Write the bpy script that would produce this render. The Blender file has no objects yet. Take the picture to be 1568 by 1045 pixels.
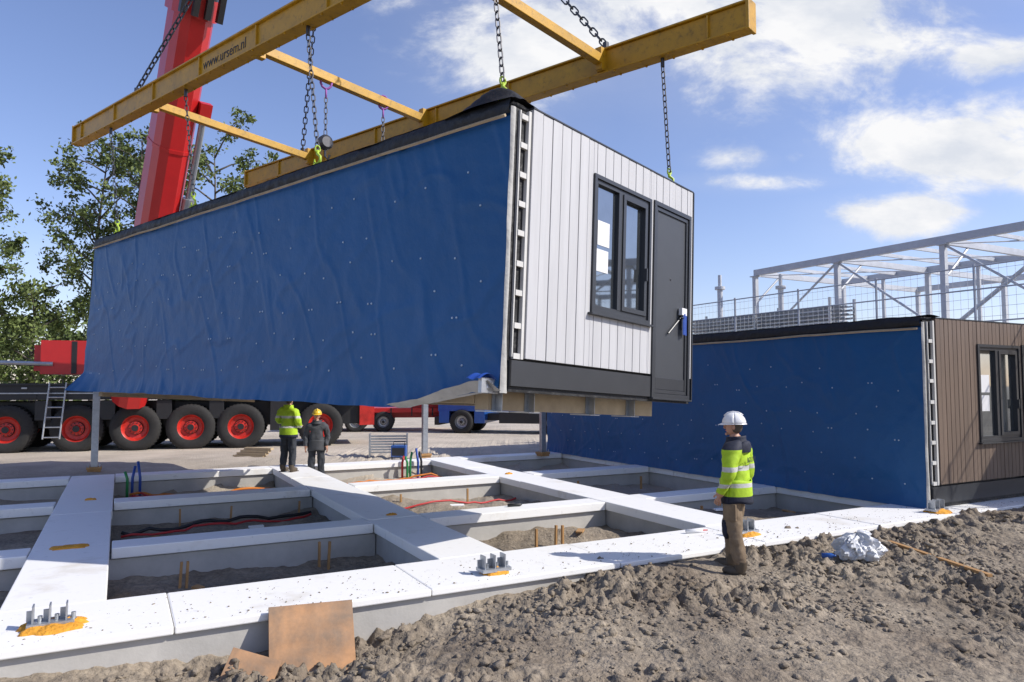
import bpy, math, random, bmesh
import numpy as np
from mathutils import Vector, Matrix
random.seed(5); rng=np.random.RandomState(7)
S=bpy.context.scene
TH=math.atan(67.5/1110); YA=.495
CA,SA=math.cos(YA),math.sin(YA)
def ab(a,b): return (a*CA-b*SA, a*SA+b*CA)

# ---------------------------------------------------------------- materials
def mat(name,col,rough=.6,metal=0,var=.2,scale=4,bump=0,bscale=None,col2=None,spec=None,detail=6,dist=.02,lo=.3,hi=.7):
    m=bpy.data.materials.new(name); m.use_nodes=True; nt=m.node_tree; N=nt.nodes; L=nt.links
    p=N['Principled BSDF']; p.inputs['Roughness'].default_value=rough; p.inputs['Metallic'].default_value=metal
    if spec is not None: p.inputs['Specular IOR Level'].default_value=spec
    tc=N.new('ShaderNodeTexCoord')
    n=N.new('ShaderNodeTexNoise'); n.inputs['Scale'].default_value=scale; n.inputs['Detail'].default_value=detail; n.inputs['Roughness'].default_value=.65
    L.new(tc.outputs['Object'],n.inputs['Vector'])
    r=N.new('ShaderNodeMapRange'); r.inputs[1].default_value=lo; r.inputs[2].default_value=hi
    L.new(n.outputs['Fac'],r.inputs[0])
    mx=N.new('ShaderNodeMix'); mx.data_type='RGBA'
    c2=col2 if col2 else tuple(c*(1-var) for c in col)
    mx.inputs[6].default_value=(*c2,1); mx.inputs[7].default_value=(*col,1)
    L.new(r.outputs[0],mx.inputs[0]); L.new(mx.outputs[2],p.inputs['Base Color'])
    if bump:
        n2=N.new('ShaderNodeTexNoise'); n2.inputs['Scale'].default_value=bscale or scale*3; n2.inputs['Detail'].default_value=8
        L.new(tc.outputs['Object'],n2.inputs['Vector'])
        b=N.new('ShaderNodeBump'); b.inputs['Strength'].default_value=bump; b.inputs['Distance'].default_value=dist
        L.new(n2.outputs['Fac'],b.inputs['Height']); L.new(b.outputs[0],p.inputs['Normal'])
    return m
def speckle(m,sc,lo,hi,a,b,detail=8):
    nt=m.node_tree; NN=nt.nodes; LL=nt.links; pb=NN['Principled BSDF']; src=pb.inputs['Base Color'].links[0].from_socket
    tcs=[n for n in NN if n.type=='TEX_COORD'][0]
    v=NN.new('ShaderNodeTexNoise'); v.inputs['Scale'].default_value=sc; v.inputs['Detail'].default_value=detail; v.inputs['Roughness'].default_value=.72; LL.new(tcs.outputs['Object'],v.inputs['Vector'])
    vr=NN.new('ShaderNodeMapRange'); vr.inputs[1].default_value=lo; vr.inputs[2].default_value=hi; vr.inputs[3].default_value=a; vr.inputs[4].default_value=b; LL.new(v.outputs['Fac'],vr.inputs[0])
    mu=NN.new('ShaderNodeMix'); mu.data_type='RGBA'; mu.blend_type='MULTIPLY'; mu.inputs[0].default_value=1; LL.new(src,mu.inputs[6]); LL.new(vr.outputs[0],mu.inputs[7]); LL.new(mu.outputs[2],pb.inputs['Base Color'])
def ramp_mat(name,stops,axis=2,rough=.75,bump=.3):
    m=mat(name,(1,1,1),rough,bump=bump,bscale=25,dist=.01); nt=m.node_tree; N=nt.nodes; L=nt.links
    tc=[n for n in N if n.type=='TEX_COORD'][0]; sp=N.new('ShaderNodeSeparateXYZ'); L.new(tc.outputs['Object'],sp.inputs[0])
    dv=N.new('ShaderNodeMath'); dv.operation='DIVIDE'; dv.inputs[1].default_value=2.0; L.new(sp.outputs[axis],dv.inputs[0])
    cr=N.new('ShaderNodeValToRGB'); cr.color_ramp.interpolation='CONSTANT'; e=cr.color_ramp.elements
    e[0].position=0; e[0].color=(*stops[0][1],1); e[1].position=stops[1][0]/2; e[1].color=(*stops[1][1],1)
    for z,c in stops[2:]:
        q=e.new(z/2); q.color=(*c,1)
    L.new(dv.outputs[0],cr.inputs[0]); L.new(cr.outputs[0],N['Principled BSDF'].inputs['Base Color'])
    speckle(m,7,.3,.7,.75,1.1)
    return m

# ---------------------------------------------------------------- mesh builder
class MB:
    def __init__(s): s.v=[];s.f=[];s.m=[]
    def add(s,vs,fs,m=0):
        o=len(s.v); s.v+= [tuple(v) for v in vs]; s.f+=[tuple(i+o for i in f) for f in fs]; s.m+=[m]*len(fs)
    def box(s,x0,x1,y0,y1,z0,z1,m=0,M=None):
        vs=[Vector((x,y,z)) for z in (z0,z1) for y in (y0,y1) for x in (x0,x1)]
        if M is not None: vs=[M@v for v in vs]
        s.add(vs,[(0,2,3,1),(4,5,7,6),(0,1,5,4),(2,6,7,3),(0,4,6,2),(1,3,7,5)],m)
    def obox(s,p,q,w,h,m=0,up=(0,0,1)):
        p=Vector(p);q=Vector(q);d=(q-p);l=d.length;d.normalize();u=Vector(up);x=d.cross(u)
        if x.length<1e-4: x=Vector((1,0,0))
        x.normalize();u=x.cross(d)
        M=Matrix((x,d,u)).transposed().to_4x4(); M.translation=p
        s.box(-w/2,w/2,0,l,-h/2,h/2,m,M)
    def tube(s,pts,r,n=10,m=0,cap=True):
        pts=[Vector(p) for p in pts]; k=len(pts); rr=r if hasattr(r,'__len__') else [r]*k
        vs=[];fs=[];px=None
        for i,p in enumerate(pts):
            d=(pts[min(i+1,k-1)]-pts[max(i-1,0)]).normalized()
            if px is None:
                a=Vector((0,0,1)) if abs(d.z)<.9 else Vector((1,0,0)); px=d.cross(a).normalized()
            px=(px-d*px.dot(d)).normalized(); py=d.cross(px)
            for j in range(n):
                t=2*math.pi*j/n; vs.append(p+(px*math.cos(t)+py*math.sin(t))*rr[i])
        for i in range(k-1):
            for j in range(n):
                a=i*n+j;b=i*n+(j+1)%n; fs.append((a,b,b+n,a+n))
        if cap: fs.append(tuple(range(n-1,-1,-1))); fs.append(tuple(range((k-1)*n,k*n)))
        s.add(vs,fs,m)
    def lathe(s,c,ax,prof,n=24,mats=None):
        c=Vector(c);ax=Vector(ax).normalized();a=Vector((0,0,1)) if abs(ax.z)<.9 else Vector((1,0,0))
        x=ax.cross(a).normalized();y=ax.cross(x)
        o=[]
        for r,h in prof:
            o+= [c+ax*h+(x*math.cos(2*math.pi*j/n)+y*math.sin(2*math.pi*j/n))*max(r,.001) for j in range(n)]
        base=len(s.v); s.v+=[tuple(v) for v in o]
        for i in range(len(prof)-1):
            for j in range(n):
                p=base+i*n+j;q=base+i*n+(j+1)%n
                s.f.append((p,q,q+n,p+n)); s.m.append(mats[i] if mats else 0)
    def ell(s,c,r,m=0,n=12,k=8,M=None):
        vs=[];fs=[]
        for i in range(k+1):
            t=math.pi*i/k
            for j in range(n):
                u=2*math.pi*j/n
                v=Vector((r[0]*math.sin(t)*math.cos(u),r[1]*math.sin(t)*math.sin(u),r[2]*math.cos(t)))
                if M is not None: v=M@v
                vs.append(v+Vector(c))
        for i in range(k):
            for j in range(n):
                a=i*n+j;b=i*n+(j+1)%n; fs.append((a,a+n,b+n,b))
        s.add(vs,fs,m)
    def grid(s,fn,nu,nv,m=0):
        vs=[fn(i/nu,j/nv) for j in range(nv+1) for i in range(nu+1)]
        s.add(vs,[(j*(nu+1)+i,j*(nu+1)+i+1,(j+1)*(nu+1)+i+1,(j+1)*(nu+1)+i) for j in range(nv) for i in range(nu)],m)
    def chain(s,p,q,m=0,pitch=.085,w=.028,r=.0095):
        p=Vector(p);q=Vector(q);d=q-p;l=d.length;d.normalize();a=Vector((0,0,1)) if abs(d.z)<.9 else Vector((.8,.6,0))
        x=d.cross(a).normalized();y=d.cross(x);n=int(l/pitch)
        for i in range(n):
            c=p+d*(i+.5)*l/n; X=x if i%2 else y; Z=y if i%2 else x
            vs=[];fs=[];K=10;hl=pitch*.62
            for k in range(K):
                t=2*math.pi*k/K; ct,st=math.cos(t),math.sin(t)
                e=d*(hl-w)*(1 if ct>0 else -1)*(min(1,abs(ct)*3))+d*ct*w+X*st*w
                rd=(d*ct+X*st)
                for g in range(4):
                    u=math.pi/2*g+.78; vs.append(c+e+rd*math.cos(u)*r+Z*math.sin(u)*r)
            for k in range(K):
                for g in range(4):
                    a0=k*4+g;b0=k*4+(g+1)%4;a1=((k+1)%K)*4+g;b1=((k+1)%K)*4+(g+1)%4
                    fs.append((a0,b0,b1,a1))
            s.add(vs,fs,m)
    def obj(s,name,mats,parent=None,smooth=False,bevel=0,M=None,auto=None):
        me=bpy.data.meshes.new(name); me.from_pydata(s.v,[],s.f); me.update()
        for mm in mats: me.materials.append(mm)
        me.polygons.foreach_set('material_index',s.m)
        if smooth: me.polygons.foreach_set('use_smooth',[True]*len(s.f))
        if auto: me.set_sharp_from_angle(angle=auto)
        ob=bpy.data.objects.new(name,me); S.collection.objects.link(ob)
        if parent: ob.parent=parent
        if M is not None: ob.matrix_world=M
        if bevel:
            b=ob.modifiers.new('bevel','BEVEL'); b.width=bevel; b.segments=2; b.limit_method='ANGLE'
        return ob
def empty(name,M=None):
    e=bpy.data.objects.new(name,None); S.collection.objects.link(e); e.empty_display_size=.2
    if M is not None: e.matrix_world=M
    return e

# noise
TAB=rng.rand(256,256); TL=TAB.tolist()
def vn(x,y,s=0):
    x=x+s*17.3;y=y+s*9.1
    xi=np.floor(x).astype(int);yi=np.floor(y).astype(int);fx=x-xi;fy=y-yi
    fx=fx*fx*(3-2*fx);fy=fy*fy*(3-2*fy)
    g=lambda a,b:TAB[a%256,b%256]
    return (g(xi,yi)*(1-fx)+g(xi+1,yi)*fx)*(1-fy)+(g(xi,yi+1)*(1-fx)+g(xi+1,yi+1)*fx)*fy
def fbm(x,y,f,o=4,s=0):
    t=0;a=.5;w=0
    for i in range(o): t=t+a*vn(x*f*2**i,y*f*2**i,s+i);w+=a;a*=.55
    return t/w
def n2(x,y,f,s=0,o=3):
    t=0;a=.5;w=0
    for i in range(o):
        X=x*f*2**i+(s+i)*17.3; Y=y*f*2**i+(s+i)*9.1; xi=math.floor(X);yi=math.floor(Y);fx=X-xi;fy=Y-yi
        fx=fx*fx*(3-2*fx);fy=fy*fy*(3-2*fy); A=TL[xi%256];B=TL[(xi+1)%256];y0=yi%256;y1=(yi+1)%256
        t+=a*((A[y0]*(1-fx)+B[y0]*fx)*(1-fy)+(A[y1]*(1-fx)+B[y1]*fx)*fy); w+=a;a*=.55
    return t/w-.5
def n1(x,f,s=0): return n2(x,s*3.7+.5,f,s)

# ---------------------------------------------------------------- world / sun / camera
EL=math.radians(39); sunh=(.985,-.17)
SUN=Vector((sunh[0]*math.cos(EL),sunh[1]*math.cos(EL),math.sin(EL))).normalized()
W=bpy.data.worlds.new('World'); S.world=W; W.use_nodes=True
nt=W.node_tree;N=nt.nodes;L=nt.links
bg=N['Background']; bg.inputs[1].default_value=.13
sky=N.new('ShaderNodeTexSky'); sky.sky_type='NISHITA'; sky.sun_disc=False; sky.sun_elevation=EL; sky.sun_rotation=math.atan2(sunh[0],sunh[1])
sky.air_density=1.0; sky.dust_density=.5; sky.ozone_density=1.6
tint=N.new('ShaderNodeMix'); tint.data_type='RGBA'; tint.blend_type='MULTIPLY'; tint.inputs[0].default_value=1; tint.inputs[7].default_value=(1.25,1.17,1.38,1); L.new(sky.outputs[0],tint.inputs[6])
tc=N.new('ShaderNodeTexCoord'); sep=N.new('ShaderNodeSeparateXYZ'); L.new(tc.outputs['Generated'],sep.inputs[0])
def mth(op,a,b=None,c=None):
    n=N.new('ShaderNodeMath'); n.operation=op
    for i,v in enumerate((a,b,c)):
        if v is None: continue
        if isinstance(v,(int,float)): n.inputs[i].default_value=v
        else: L.new(v,n.inputs[i])
    return n.outputs[0]
yy=mth('MAXIMUM',mth('ABSOLUTE',sep.outputs[1]),.12)
gx=mth('DIVIDE',sep.outputs[0],yy); gz=mth('DIVIDE',sep.outputs[2],yy)
cmb=N.new('ShaderNodeCombineXYZ'); L.new(gx,cmb.inputs[0]); L.new(gz,cmb.inputs[1])
def nz(sc,det,off,sy=1.0,rough=.6,dis=0):
    mp=N.new('ShaderNodeMapping'); mp.inputs['Location'].default_value=(off,off*.7,0); mp.inputs['Scale'].default_value=(1,sy,1)
    L.new(cmb.outputs[0],mp.inputs[0]); n=N.new('ShaderNodeTexNoise'); n.inputs['Scale'].default_value=sc; n.inputs['Detail'].default_value=det
    n.inputs['Roughness'].default_value=rough; n.inputs['Distortion'].default_value=dis; L.new(mp.outputs[0],n.inputs['Vector']); return n.outputs['Fac']
clouds=[(.03,.50,.15,.10,1),(.20,.58,.20,.10,1.1),(.36,.50,.24,.10,1.1),(.5,.58,.2,.1,.9),(.63,.33,.18,.055,1.15),(.55,.235,.095,.034,1.3),(.74,.345,.13,.07,1.05),(.64,.47,.14,.045,.8),
 (.32,.315,.06,.018,.6),(.36,.285,.12,.014,.7),(.45,.40,.07,.03,.4),(-.6,.17,.1,.03,.5),(.70,.57,.13,.05,.5),(-.14,.55,.06,.03,.5)]
acc=None
for cx,cz,rx,rz,w in clouds:
    dx=mth('DIVIDE',mth('SUBTRACT',gx,cx),rx); dz=mth('DIVIDE',mth('SUBTRACT',gz,cz),rz)
    d2=mth('ADD',mth('MULTIPLY',dx,dx),mth('MULTIPLY',dz,dz))
    g=mth('MULTIPLY',mth('EXPONENT',mth('MULTIPLY',d2,-.8)),w)
    acc=g if acc is None else mth('MAXIMUM',acc,g)
nA=nz(6,11,3.1,1.6,.62,.25)
dens=mth('ADD',acc,mth('MULTIPLY',mth('SUBTRACT',nA,.5),3.0))
mr=N.new('ShaderNodeMapRange'); mr.interpolation_type='SMOOTHSTEP'; mr.inputs[1].default_value=.34; mr.inputs[2].default_value=1.1
L.new(dens,mr.inputs[0])
clfac=mth('MULTIPLY',mr.outputs[0],mth('MINIMUM',mth('MULTIPLY',acc,2.2),1.0))
thin=mth('MULTIPLY',mth('MULTIPLY',acc,.40),nz(3,6,9.0,2.0))
clf=mth('MINIMUM',mth('ADD',clfac,thin),1.0)
shade=nz(6,5,1.4,2.0)
cs=N.new('ShaderNodeMix'); cs.data_type='RGBA'; cs.inputs[6].default_value=(5.6,5.9,6.5,1); cs.inputs[7].default_value=(7.4,7.4,7.5,1)
sm=N.new('ShaderNodeMapRange'); sm.inputs[1].default_value=.35; sm.inputs[2].default_value=.6; L.new(shade,sm.inputs[0]); L.new(sm.outputs[0],cs.inputs[0])
mx=N.new('ShaderNodeMix'); mx.data_type='RGBA'; L.new(clf,mx.inputs[0]); L.new(tint.outputs[2],mx.inputs[6]); L.new(cs.outputs[2],mx.inputs[7])
L.new(mx.outputs[2],bg.inputs[0])
sl=bpy.data.lights.new('sun','SUN'); sl.energy=5.0; sl.angle=math.radians(.5); sl.color=(1,.95,.87)
so=bpy.data.objects.new('sun',sl); S.collection.objects.link(so); so.rotation_euler=SUN.to_track_quat('Z','Y').to_euler()
cam=bpy.data.cameras.new('camera'); co=bpy.data.objects.new('camera',cam); S.collection.objects.link(co)
co.location=(0,0,2.15); co.rotation_euler=(math.pi/2+TH,0,0); cam.lens=1110/1568*36; cam.sensor_width=36; cam.clip_end=3000; S.camera=co
S.view_settings.view_transform='Standard'; S.view_settings.look='None'; S.view_settings.exposure=0

# ---------------------------------------------------------------- ground
def gheight(X,Y,fine=True):
    a=X*CA+Y*SA; b=-X*SA+Y*CA
    inside=(b>7.4)&(b<18.8)&(a>-13.2)&(a<16.3)
    out=.0+.12*np.clip((b-19)/2,0,1)
    out=out-.10*np.clip((4.5-a)/3,0,1)*np.exp(-((b-6.5)/1.6)**2)
    out=out-.30*np.exp(-((a-1.7)/1.5)**2-((b-6.45)/.75)**2)
    out=out+.12*np.exp(-((a-3.8)/.9)**2-((b-5.7)/.5)**2)+.12*np.exp(-((a-6.0)/1.9)**2-((b-6.45)/.35)**2)+.08*np.clip((a-8)/4,0,1)*(b<7)
    rough=np.clip(1-(b-20)/4,.10,1)
    out=out+rough*(.16*(fbm(X,Y,.55,3,2)-.5))
    if fine:
        n=fbm(X,Y,3.2,4,5); bl=np.abs(fbm(X,Y,5.0,3,8)-.5)*2; m=np.clip((fbm(X,Y,.8,3,11)-.34)*4,0.25,1.1)
        bl2=np.abs(fbm(X,Y,11.0,3,18)-.5)*2
        out=out+rough*m*(.17*(n-.5)+.15*(bl-.15)+.09*(bl2-.15)+.05*(fbm(X,Y,22,2,3)-.5))
    k=np.exp(-(((X-2.56)/.5)**2+((Y-8.5)/.35)**2)); out=out*(1-k)+.0*k
    pit=-.31+.26*(fbm(X,Y,.9,4,21)-.5)+.6*np.clip(fbm(X,Y,.45,2,33)-.55,0,1)
    if fine: pit=pit+.13*(fbm(X,Y,4,4,4)-.5)
    pit=np.minimum(pit,-.08)
    return np.where(inside,pit,out)
def zgr(x,y): return float(gheight(np.array([x]),np.array([y]))[0])
def axis(lo,hi,step,far_lo,far_hi):
    c=list(np.arange(lo,hi,step)); st=step;x=c[-1]
    while x<far_hi: st*=1.07;x+=st;c.append(x)
    st=step;x=lo;l=[]
    while x>far_lo: st*=1.07;x-=st;l.append(x)
    return np.array(l[::-1]+c)
gxs=axis(-5,8.5,.022,-1500,1500); gys=axis(3.4,10.5,.022,-300,2500)
GX,GY=np.meshgrid(gxs,gys); GZ=gheight(GX,GY)
far=np.hypot(GX,GY)>45; GZ=np.where(far,.05,GZ)
nx,ny=len(gxs),len(gys)
me=bpy.data.meshes.new('ground'); co3=np.stack([GX,GY,GZ],-1).reshape(-1,3)
idx=np.arange(nx*ny).reshape(ny,nx); q=np.stack([idx[:-1,:-1],idx[:-1,1:],idx[1:,1:],idx[1:,:-1]],-1).reshape(-1,4)
me.vertices.add(len(co3)); me.vertices.foreach_set('co',co3.ravel().astype(np.float32))
me.loops.add(q.size); me.loops.foreach_set('vertex_index',q.ravel().astype(np.int32))
me.polygons.add(len(q)); me.polygons.foreach_set('loop_start',np.arange(0,q.size,4,dtype=np.int32)); me.update(calc_edges=True)
me.polygons.foreach_set('use_smooth',[True]*len(q))
soil=mat('soil',(.33,.275,.205),.95,scale=.9,bump=1.0,bscale=26,col2=(.20,.158,.115),detail=9,dist=.03,lo=.36,hi=.62)
speckle(soil,16,.35,.62,.66,1.15,10)
NN=soil.node_tree.nodes; LL=soil.node_tree.links; pb=NN['Principled BSDF']; src=pb.inputs['Base Color'].links[0].from_socket
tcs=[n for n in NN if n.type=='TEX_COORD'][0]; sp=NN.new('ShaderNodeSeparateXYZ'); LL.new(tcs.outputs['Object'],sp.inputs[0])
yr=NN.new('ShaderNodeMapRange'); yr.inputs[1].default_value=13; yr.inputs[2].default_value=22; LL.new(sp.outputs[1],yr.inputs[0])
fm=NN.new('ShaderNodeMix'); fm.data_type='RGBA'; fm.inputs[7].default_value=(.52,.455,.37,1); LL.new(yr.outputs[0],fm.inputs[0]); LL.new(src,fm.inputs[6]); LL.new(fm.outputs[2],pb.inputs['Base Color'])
speckle(soil,.5,.35,.65,.78,1.08,5)
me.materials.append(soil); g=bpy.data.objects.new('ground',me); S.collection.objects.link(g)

bm=bmesh.new(); bmesh.ops.create_icosphere(bm,subdivisions=1,radius=1); bv=np.array([v.co[:] for v in bm.verts]); bf=np.array([[v.index for v in f.verts] for f in bm.faces]); bm.free()
def scatter(name,X,Y,Z,sz,material):
    V=[];F=[]
    for i in range(len(X)):
        jit=1+.75*(rng.rand(len(bv),1)-.5)
        sc=np.array([rng.uniform(.6,1.5),rng.uniform(.6,1.5),rng.uniform(.45,.8)])
        t=rng.rand()*6.28;c_,s_=math.cos(t),math.sin(t); p=bv*jit*sc*sz[i]; p=np.stack([p[:,0]*c_-p[:,1]*s_,p[:,0]*s_+p[:,1]*c_,p[:,2]],1)
        V.append(p+[X[i],Y[i],Z[i]+sz[i]*.1]); F.append(bf+i*len(bv))
    V=np.concatenate(V);F=np.concatenate(F)
    me=bpy.data.meshes.new(name); me.vertices.add(len(V)); me.vertices.foreach_set('co',V.ravel().astype(np.float32)); me.loops.add(F.size); me.loops.foreach_set('vertex_index',F.ravel().astype(np.int32)); me.polygons.add(len(F)); me.polygons.foreach_set('loop_start',np.arange(0,F.size,3,dtype=np.int32)); me.update(calc_edges=True)
    me.materials.append(material); o=bpy.data.objects.new(name,me); S.collection.objects.link(o); return o
NC=15000; X=rng.uniform(-5,9,NC*3); Y=rng.uniform(3.3,11.5,NC*3); A=X*CA+Y*SA; B=-X*SA+Y*CA
dn=fbm(X,Y,1.3,3,40); near=np.exp(-((B-6.1)/.7)**2)*.4
ok=(B<6.80)&(rng.rand(NC*3)<np.clip((dn-.42)*3+near+.12,0,1)); X=X[ok][:NC];Y=Y[ok][:NC];n=len(X)
sz=.005+.042*rng.rand(n)**6+.009*rng.rand(n)
scatter('soil_clods',X,Y,gheight(X,Y),sz,soil)
n=900; A=rng.uniform(-1.5,14,n); B=6.9+rng.rand(n)**1.6*.9; P=np.array([ab(a,b) for a,b in zip(A,B)])
scatter('sand_crumbs',P[:,0],P[:,1],np.full(n,.124),.003+.008*rng.rand(n)**3,soil)

# ---------------------------------------------------------------- foundation
white=mat('white_cap',(.86,.85,.82),.55,scale=.9,bump=.1,bscale=30,dist=.004,col2=(.68,.64,.56),lo=.26,hi=.42)
speckle(white,8,.30,.42,.84,1.0,6)
conc=mat('concrete',(.52,.50,.46),.85,var=.25,scale=2,bump=.3,bscale=40,dist=.005)
foam=mat('orange_foam',(.80,.36,.03),.8,var=.3,scale=9,bump=1,bscale=24,dist=.03)
galv=mat('galvanised',(.50,.52,.54),.42,metal=.75,var=.3,scale=9)
wood=mat('timber',(.50,.28,.11),.8,var=.35,scale=6)
MF=Matrix.Rotation(YA,4,'Z')
fe=empty('concrete_foundation',MF)
caps=MB(); body=MB()
Bs=[-9.35,-5.1,-.9,3.35,7.5,11.7,15.9]; BW=.85
As=[(10.45,.5),(14.45,.55),(18.5,.6)]
TZ=.12
def seam_cap(x0,x1,y0,y1,along,step,th=.14):
    L0,L1=(x0,x1) if along=='x' else (y0,y1); n=max(1,round((L1-L0)/step))
    for i in range(n):
        a=L0+(L1-L0)*i/n+.004; b=L0+(L1-L0)*(i+1)/n-.004; dz=random.uniform(-.006,.006); j=random.uniform(-.008,.008)
        if along=='x': caps.box(a,b,y0+j,y1+j,TZ-th,TZ+dz)
        else: caps.box(x0+j,x1+j,a,b,TZ-th,TZ+dz)
seam_cap(-13.5,16.75,6.85,7.98,'x',2.35,.07)
body.box(-13.5,16.75,6.90,7.9,-.95,TZ-.08)
for b in Bs:
    seam_cap(b,b+BW,8.0,19.1,'y',2.75)
    body.box(b+.05,b+BW-.05,7.95,19.05,-.94,TZ-.15)
xs=[-13.5]+[v for b in Bs for v in (b,b+BW)]
for (y0,w) in As:
    for i in range(0,len(xs)-1,2):
        x0,x1=xs[i],xs[i+1]
        if x1-x0<.5: continue
        seam_cap(x0+.014,x1-.014,y0,y0+w,'x',5)
        body.box(x0-.03,x1+.03,y0+.06,y0+w-.05,-.93,TZ-.155)
caps.obj('insulated_caps',[white],fe,bevel=.012); body.obj('concrete_body',[conc],fe)
fo=MB(); br=MB()
def blob(cx,cy,rx,ry,h=.05,seed=0):
    def fn(u,v):
        r=v; t=u*2*math.pi; k=1+.6*n1(math.cos(t)*1.3+seed,1.7,3+seed)+.6*n1(math.sin(t)*2+seed,3.,7)
        hh=h*(1-r**3)*(1+1.6*n2(r*3*math.cos(t)+seed,r*3*math.sin(t),1.6,9))
        sq=1/max(abs(math.cos(t)),abs(math.sin(t)))**.8
        return (cx+rx*r*k*sq*math.cos(t),cy+ry*r*k*sq*math.sin(t),TZ+.008+hh if r<.99 else TZ-.01)
    fo.grid(fn,36,9)
def bracket(cx,cy):
    br.box(cx-.17,cx+.17,cy-.09,cy+.09,TZ+.03,TZ+.065)
    for dx in (-.13,-.01,.11):
        br.box(cx+dx-.006,cx+dx+.006,cy-.06,cy+.06,TZ+.06,TZ+.20)
        br.box(cx+dx-.05,cx+dx-.006,cy+.03,cy+.042,TZ+.06,TZ+.15)
        br.lathe((cx+dx+.05,cy,TZ+.06),(0,0,1),[(.001,.05),(.018,.05),(.018,0),(.03,0)],8)
for i,(x,y) in enumerate([(-.45,7.3),(3.62,7.12),(7.55,7.3),(11.55,7.1),(-.5,10.75)]):
    blob(x,y,(.25,.15,.2,.2,.20)[i],(.20,.13,.17,.17,.10)[i],(.045,.045,.045,.045,.015)[i],i*3.3)
    if i!=4: bracket(x,y)
for i,(x,y) in enumerate([(3.8,11.0),(7.9,14.8),(-.4,15)]): blob(x,y,.09,.05,.02,i*5.1+1)
fo.obj('expanding_foam',[foam],fe,smooth=True); br.obj('anchor_brackets',[galv],fe)
st=MB()
for i,(x,y) in enumerate([(.7,9.9),(.78,9.9),(2.6,10.2),(2.5,10.25),(5.6,9.6),(6.0,9.7),(6.1,9.65),(5.0,13.9),(6.5,14.0),(9.3,10),(10.2,10),(1.8,14),(3.0,14),(9.2,13.9),(11,13.9),(1.,14.1)]):
    st.obox((x,y,-.7),(x+random.uniform(-.03,.03),y,-.02),.045,.03)
st.obj('wooden_stakes',[wood],fe)
cabR=mat('red_cable',(.55,.03,.03),.5);cabB=mat('blue_pipe',(.03,.09,.4),.4);cabG=mat('green_pipe',(.03,.28,.08),.4);blk=mat('black_rubber',(.02,.02,.022),.5,var=.3);cabO=mat('orange_conduit',(.65,.2,.02),.5)
ho=MB()
def hose(a0,b0,a1,b1,r,m,s,amp=.25):
    pts=[]
    for t in np.linspace(0,1,22):
        a=a0+(a1-a0)*t+amp*n1(t*3,1.3,s); b=b0+(b1-b0)*t+amp*n1(t*3,1.1,s+4); x,y=ab(a,b)
        pts.append((a,b,min(zgr(x,y)+r+.02+.06*abs(n1(t*4,1,s+8)),.0)))
    ho.tube(pts,r,6,m)
for k in range(4): hose(.1+k*.1,16.8+k*.3,3.2,17.3-k*.2,.022,0,k*2+1)
hose(.1,13.6,3.2,13.9,.03,3,5); hose(.1,13.2,3.2,13.6,.02,0,6); hose(4.4,17.0,7.4,17.2,.025,0,11); hose(4.3,17.6,7.4,17.4,.025,4,12); hose(4.3,13.4,7.4,13.6,.02,0,15); hose(.2,17.8,3.2,17.6,.03,4,19)
ho.obj('cables',[cabR,cabB,cabG,blk,cabO],fe,smooth=True)
scr=MB()
for (a,b) in ((.9,9.6),(1.9,8.9),(5.0,9.3),(6.6,9.9),(5.9,13.2),(2.1,13.0),(2.6,17),(5.6,17.2),(9.4,9.7),(8.9,13.5),(6.2,8.6),(.6,13.5),(10.6,9.2)):
    x,y=ab(a,b); w=random.uniform(.08,.35); Mx=Matrix.Translation((a,b,zgr(x,y)+.03))@Matrix.Rotation(random.uniform(0,3),4,'Z')@Matrix.Rotation(random.uniform(-.3,.3),4,'X')
    scr.box(-w/2,w/2,-.05,.06,-.01,.015,random.choice([0,0,1]),Mx)
scr.obj('offcuts',[white,wood],fe)
def standpipe(name,a,b,ms):
    m=MB()
    for k,(da,db,mi) in enumerate(ms):
        m.tube([(a+da,b+db,-.5),(a+da,b+db,.12),(a+da+.05*(k%2*2-1),b+db+.02,.28+.1*(k%3))],.03,10,mi)
    o=m.obj(name,[cabR,cabB,cabG,blk],None,smooth=True); o.matrix_world=MF; return o
standpipe('utility_pipes',6.7,18.2,[(0,0,2),(.12,.1,2),(.3,0,1),(-.1,.1,0),(.45,.15,3)])
standpipe('utility_pipes',.2,17.9,[(0,0,2),(.1,.12,1),(.25,.1,1)])

# ---------------------------------------------------------------- modules
blue=mat('blue_membrane',(.008,.092,.255),.5,var=.14,scale=.8,bump=.55,bscale=2.6,dist=.06,spec=.4)
blackm=mat('black_membrane',(.012,.012,.013),.6,bump=.8,bscale=6,dist=.05)
greym=mat('grey_membrane',(.50,.49,.46),.7,bump=.6,bscale=8,dist=.03,var=.3)
dark=mat('anthracite_frame',(.035,.038,.043),.38,var=.15)
doorm=mat('anthracite_door',(.05,.054,.06),.45,var=.1)
glass=mat('window_glass',(.33,.36,.38),.03,metal=.9,var=.25,scale=.8)
paper=mat('paper',(.75,.75,.75),.8,var=.05)
whitew=mat('white_batten',(.62,.61,.58),.7,var=.15)
tan=mat('pale_timber',(.52,.40,.25),.8,var=.25,scale=5)
pinm=mat('pin_heads',(.45,.55,.66),.35,metal=.2)
def clad_mat(name,c,var):
    m=mat(name,c,.55,var=var,scale=1.2,bump=.15,bscale=30,dist=.003); nt=m.node_tree
    tcx=[n for n in nt.nodes if n.type=='TEX_COORD'][0]; mp=nt.nodes.new('ShaderNodeMapping'); mp.inputs['Scale'].default_value=(5.6,1,.4)
    for n in nt.nodes:
        if n.type=='TEX_NOISE': nt.links.new(mp.outputs[0],n.inputs['Vector'])
    nt.links.new(tcx.outputs['Object'],mp.inputs[0]); return m
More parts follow.
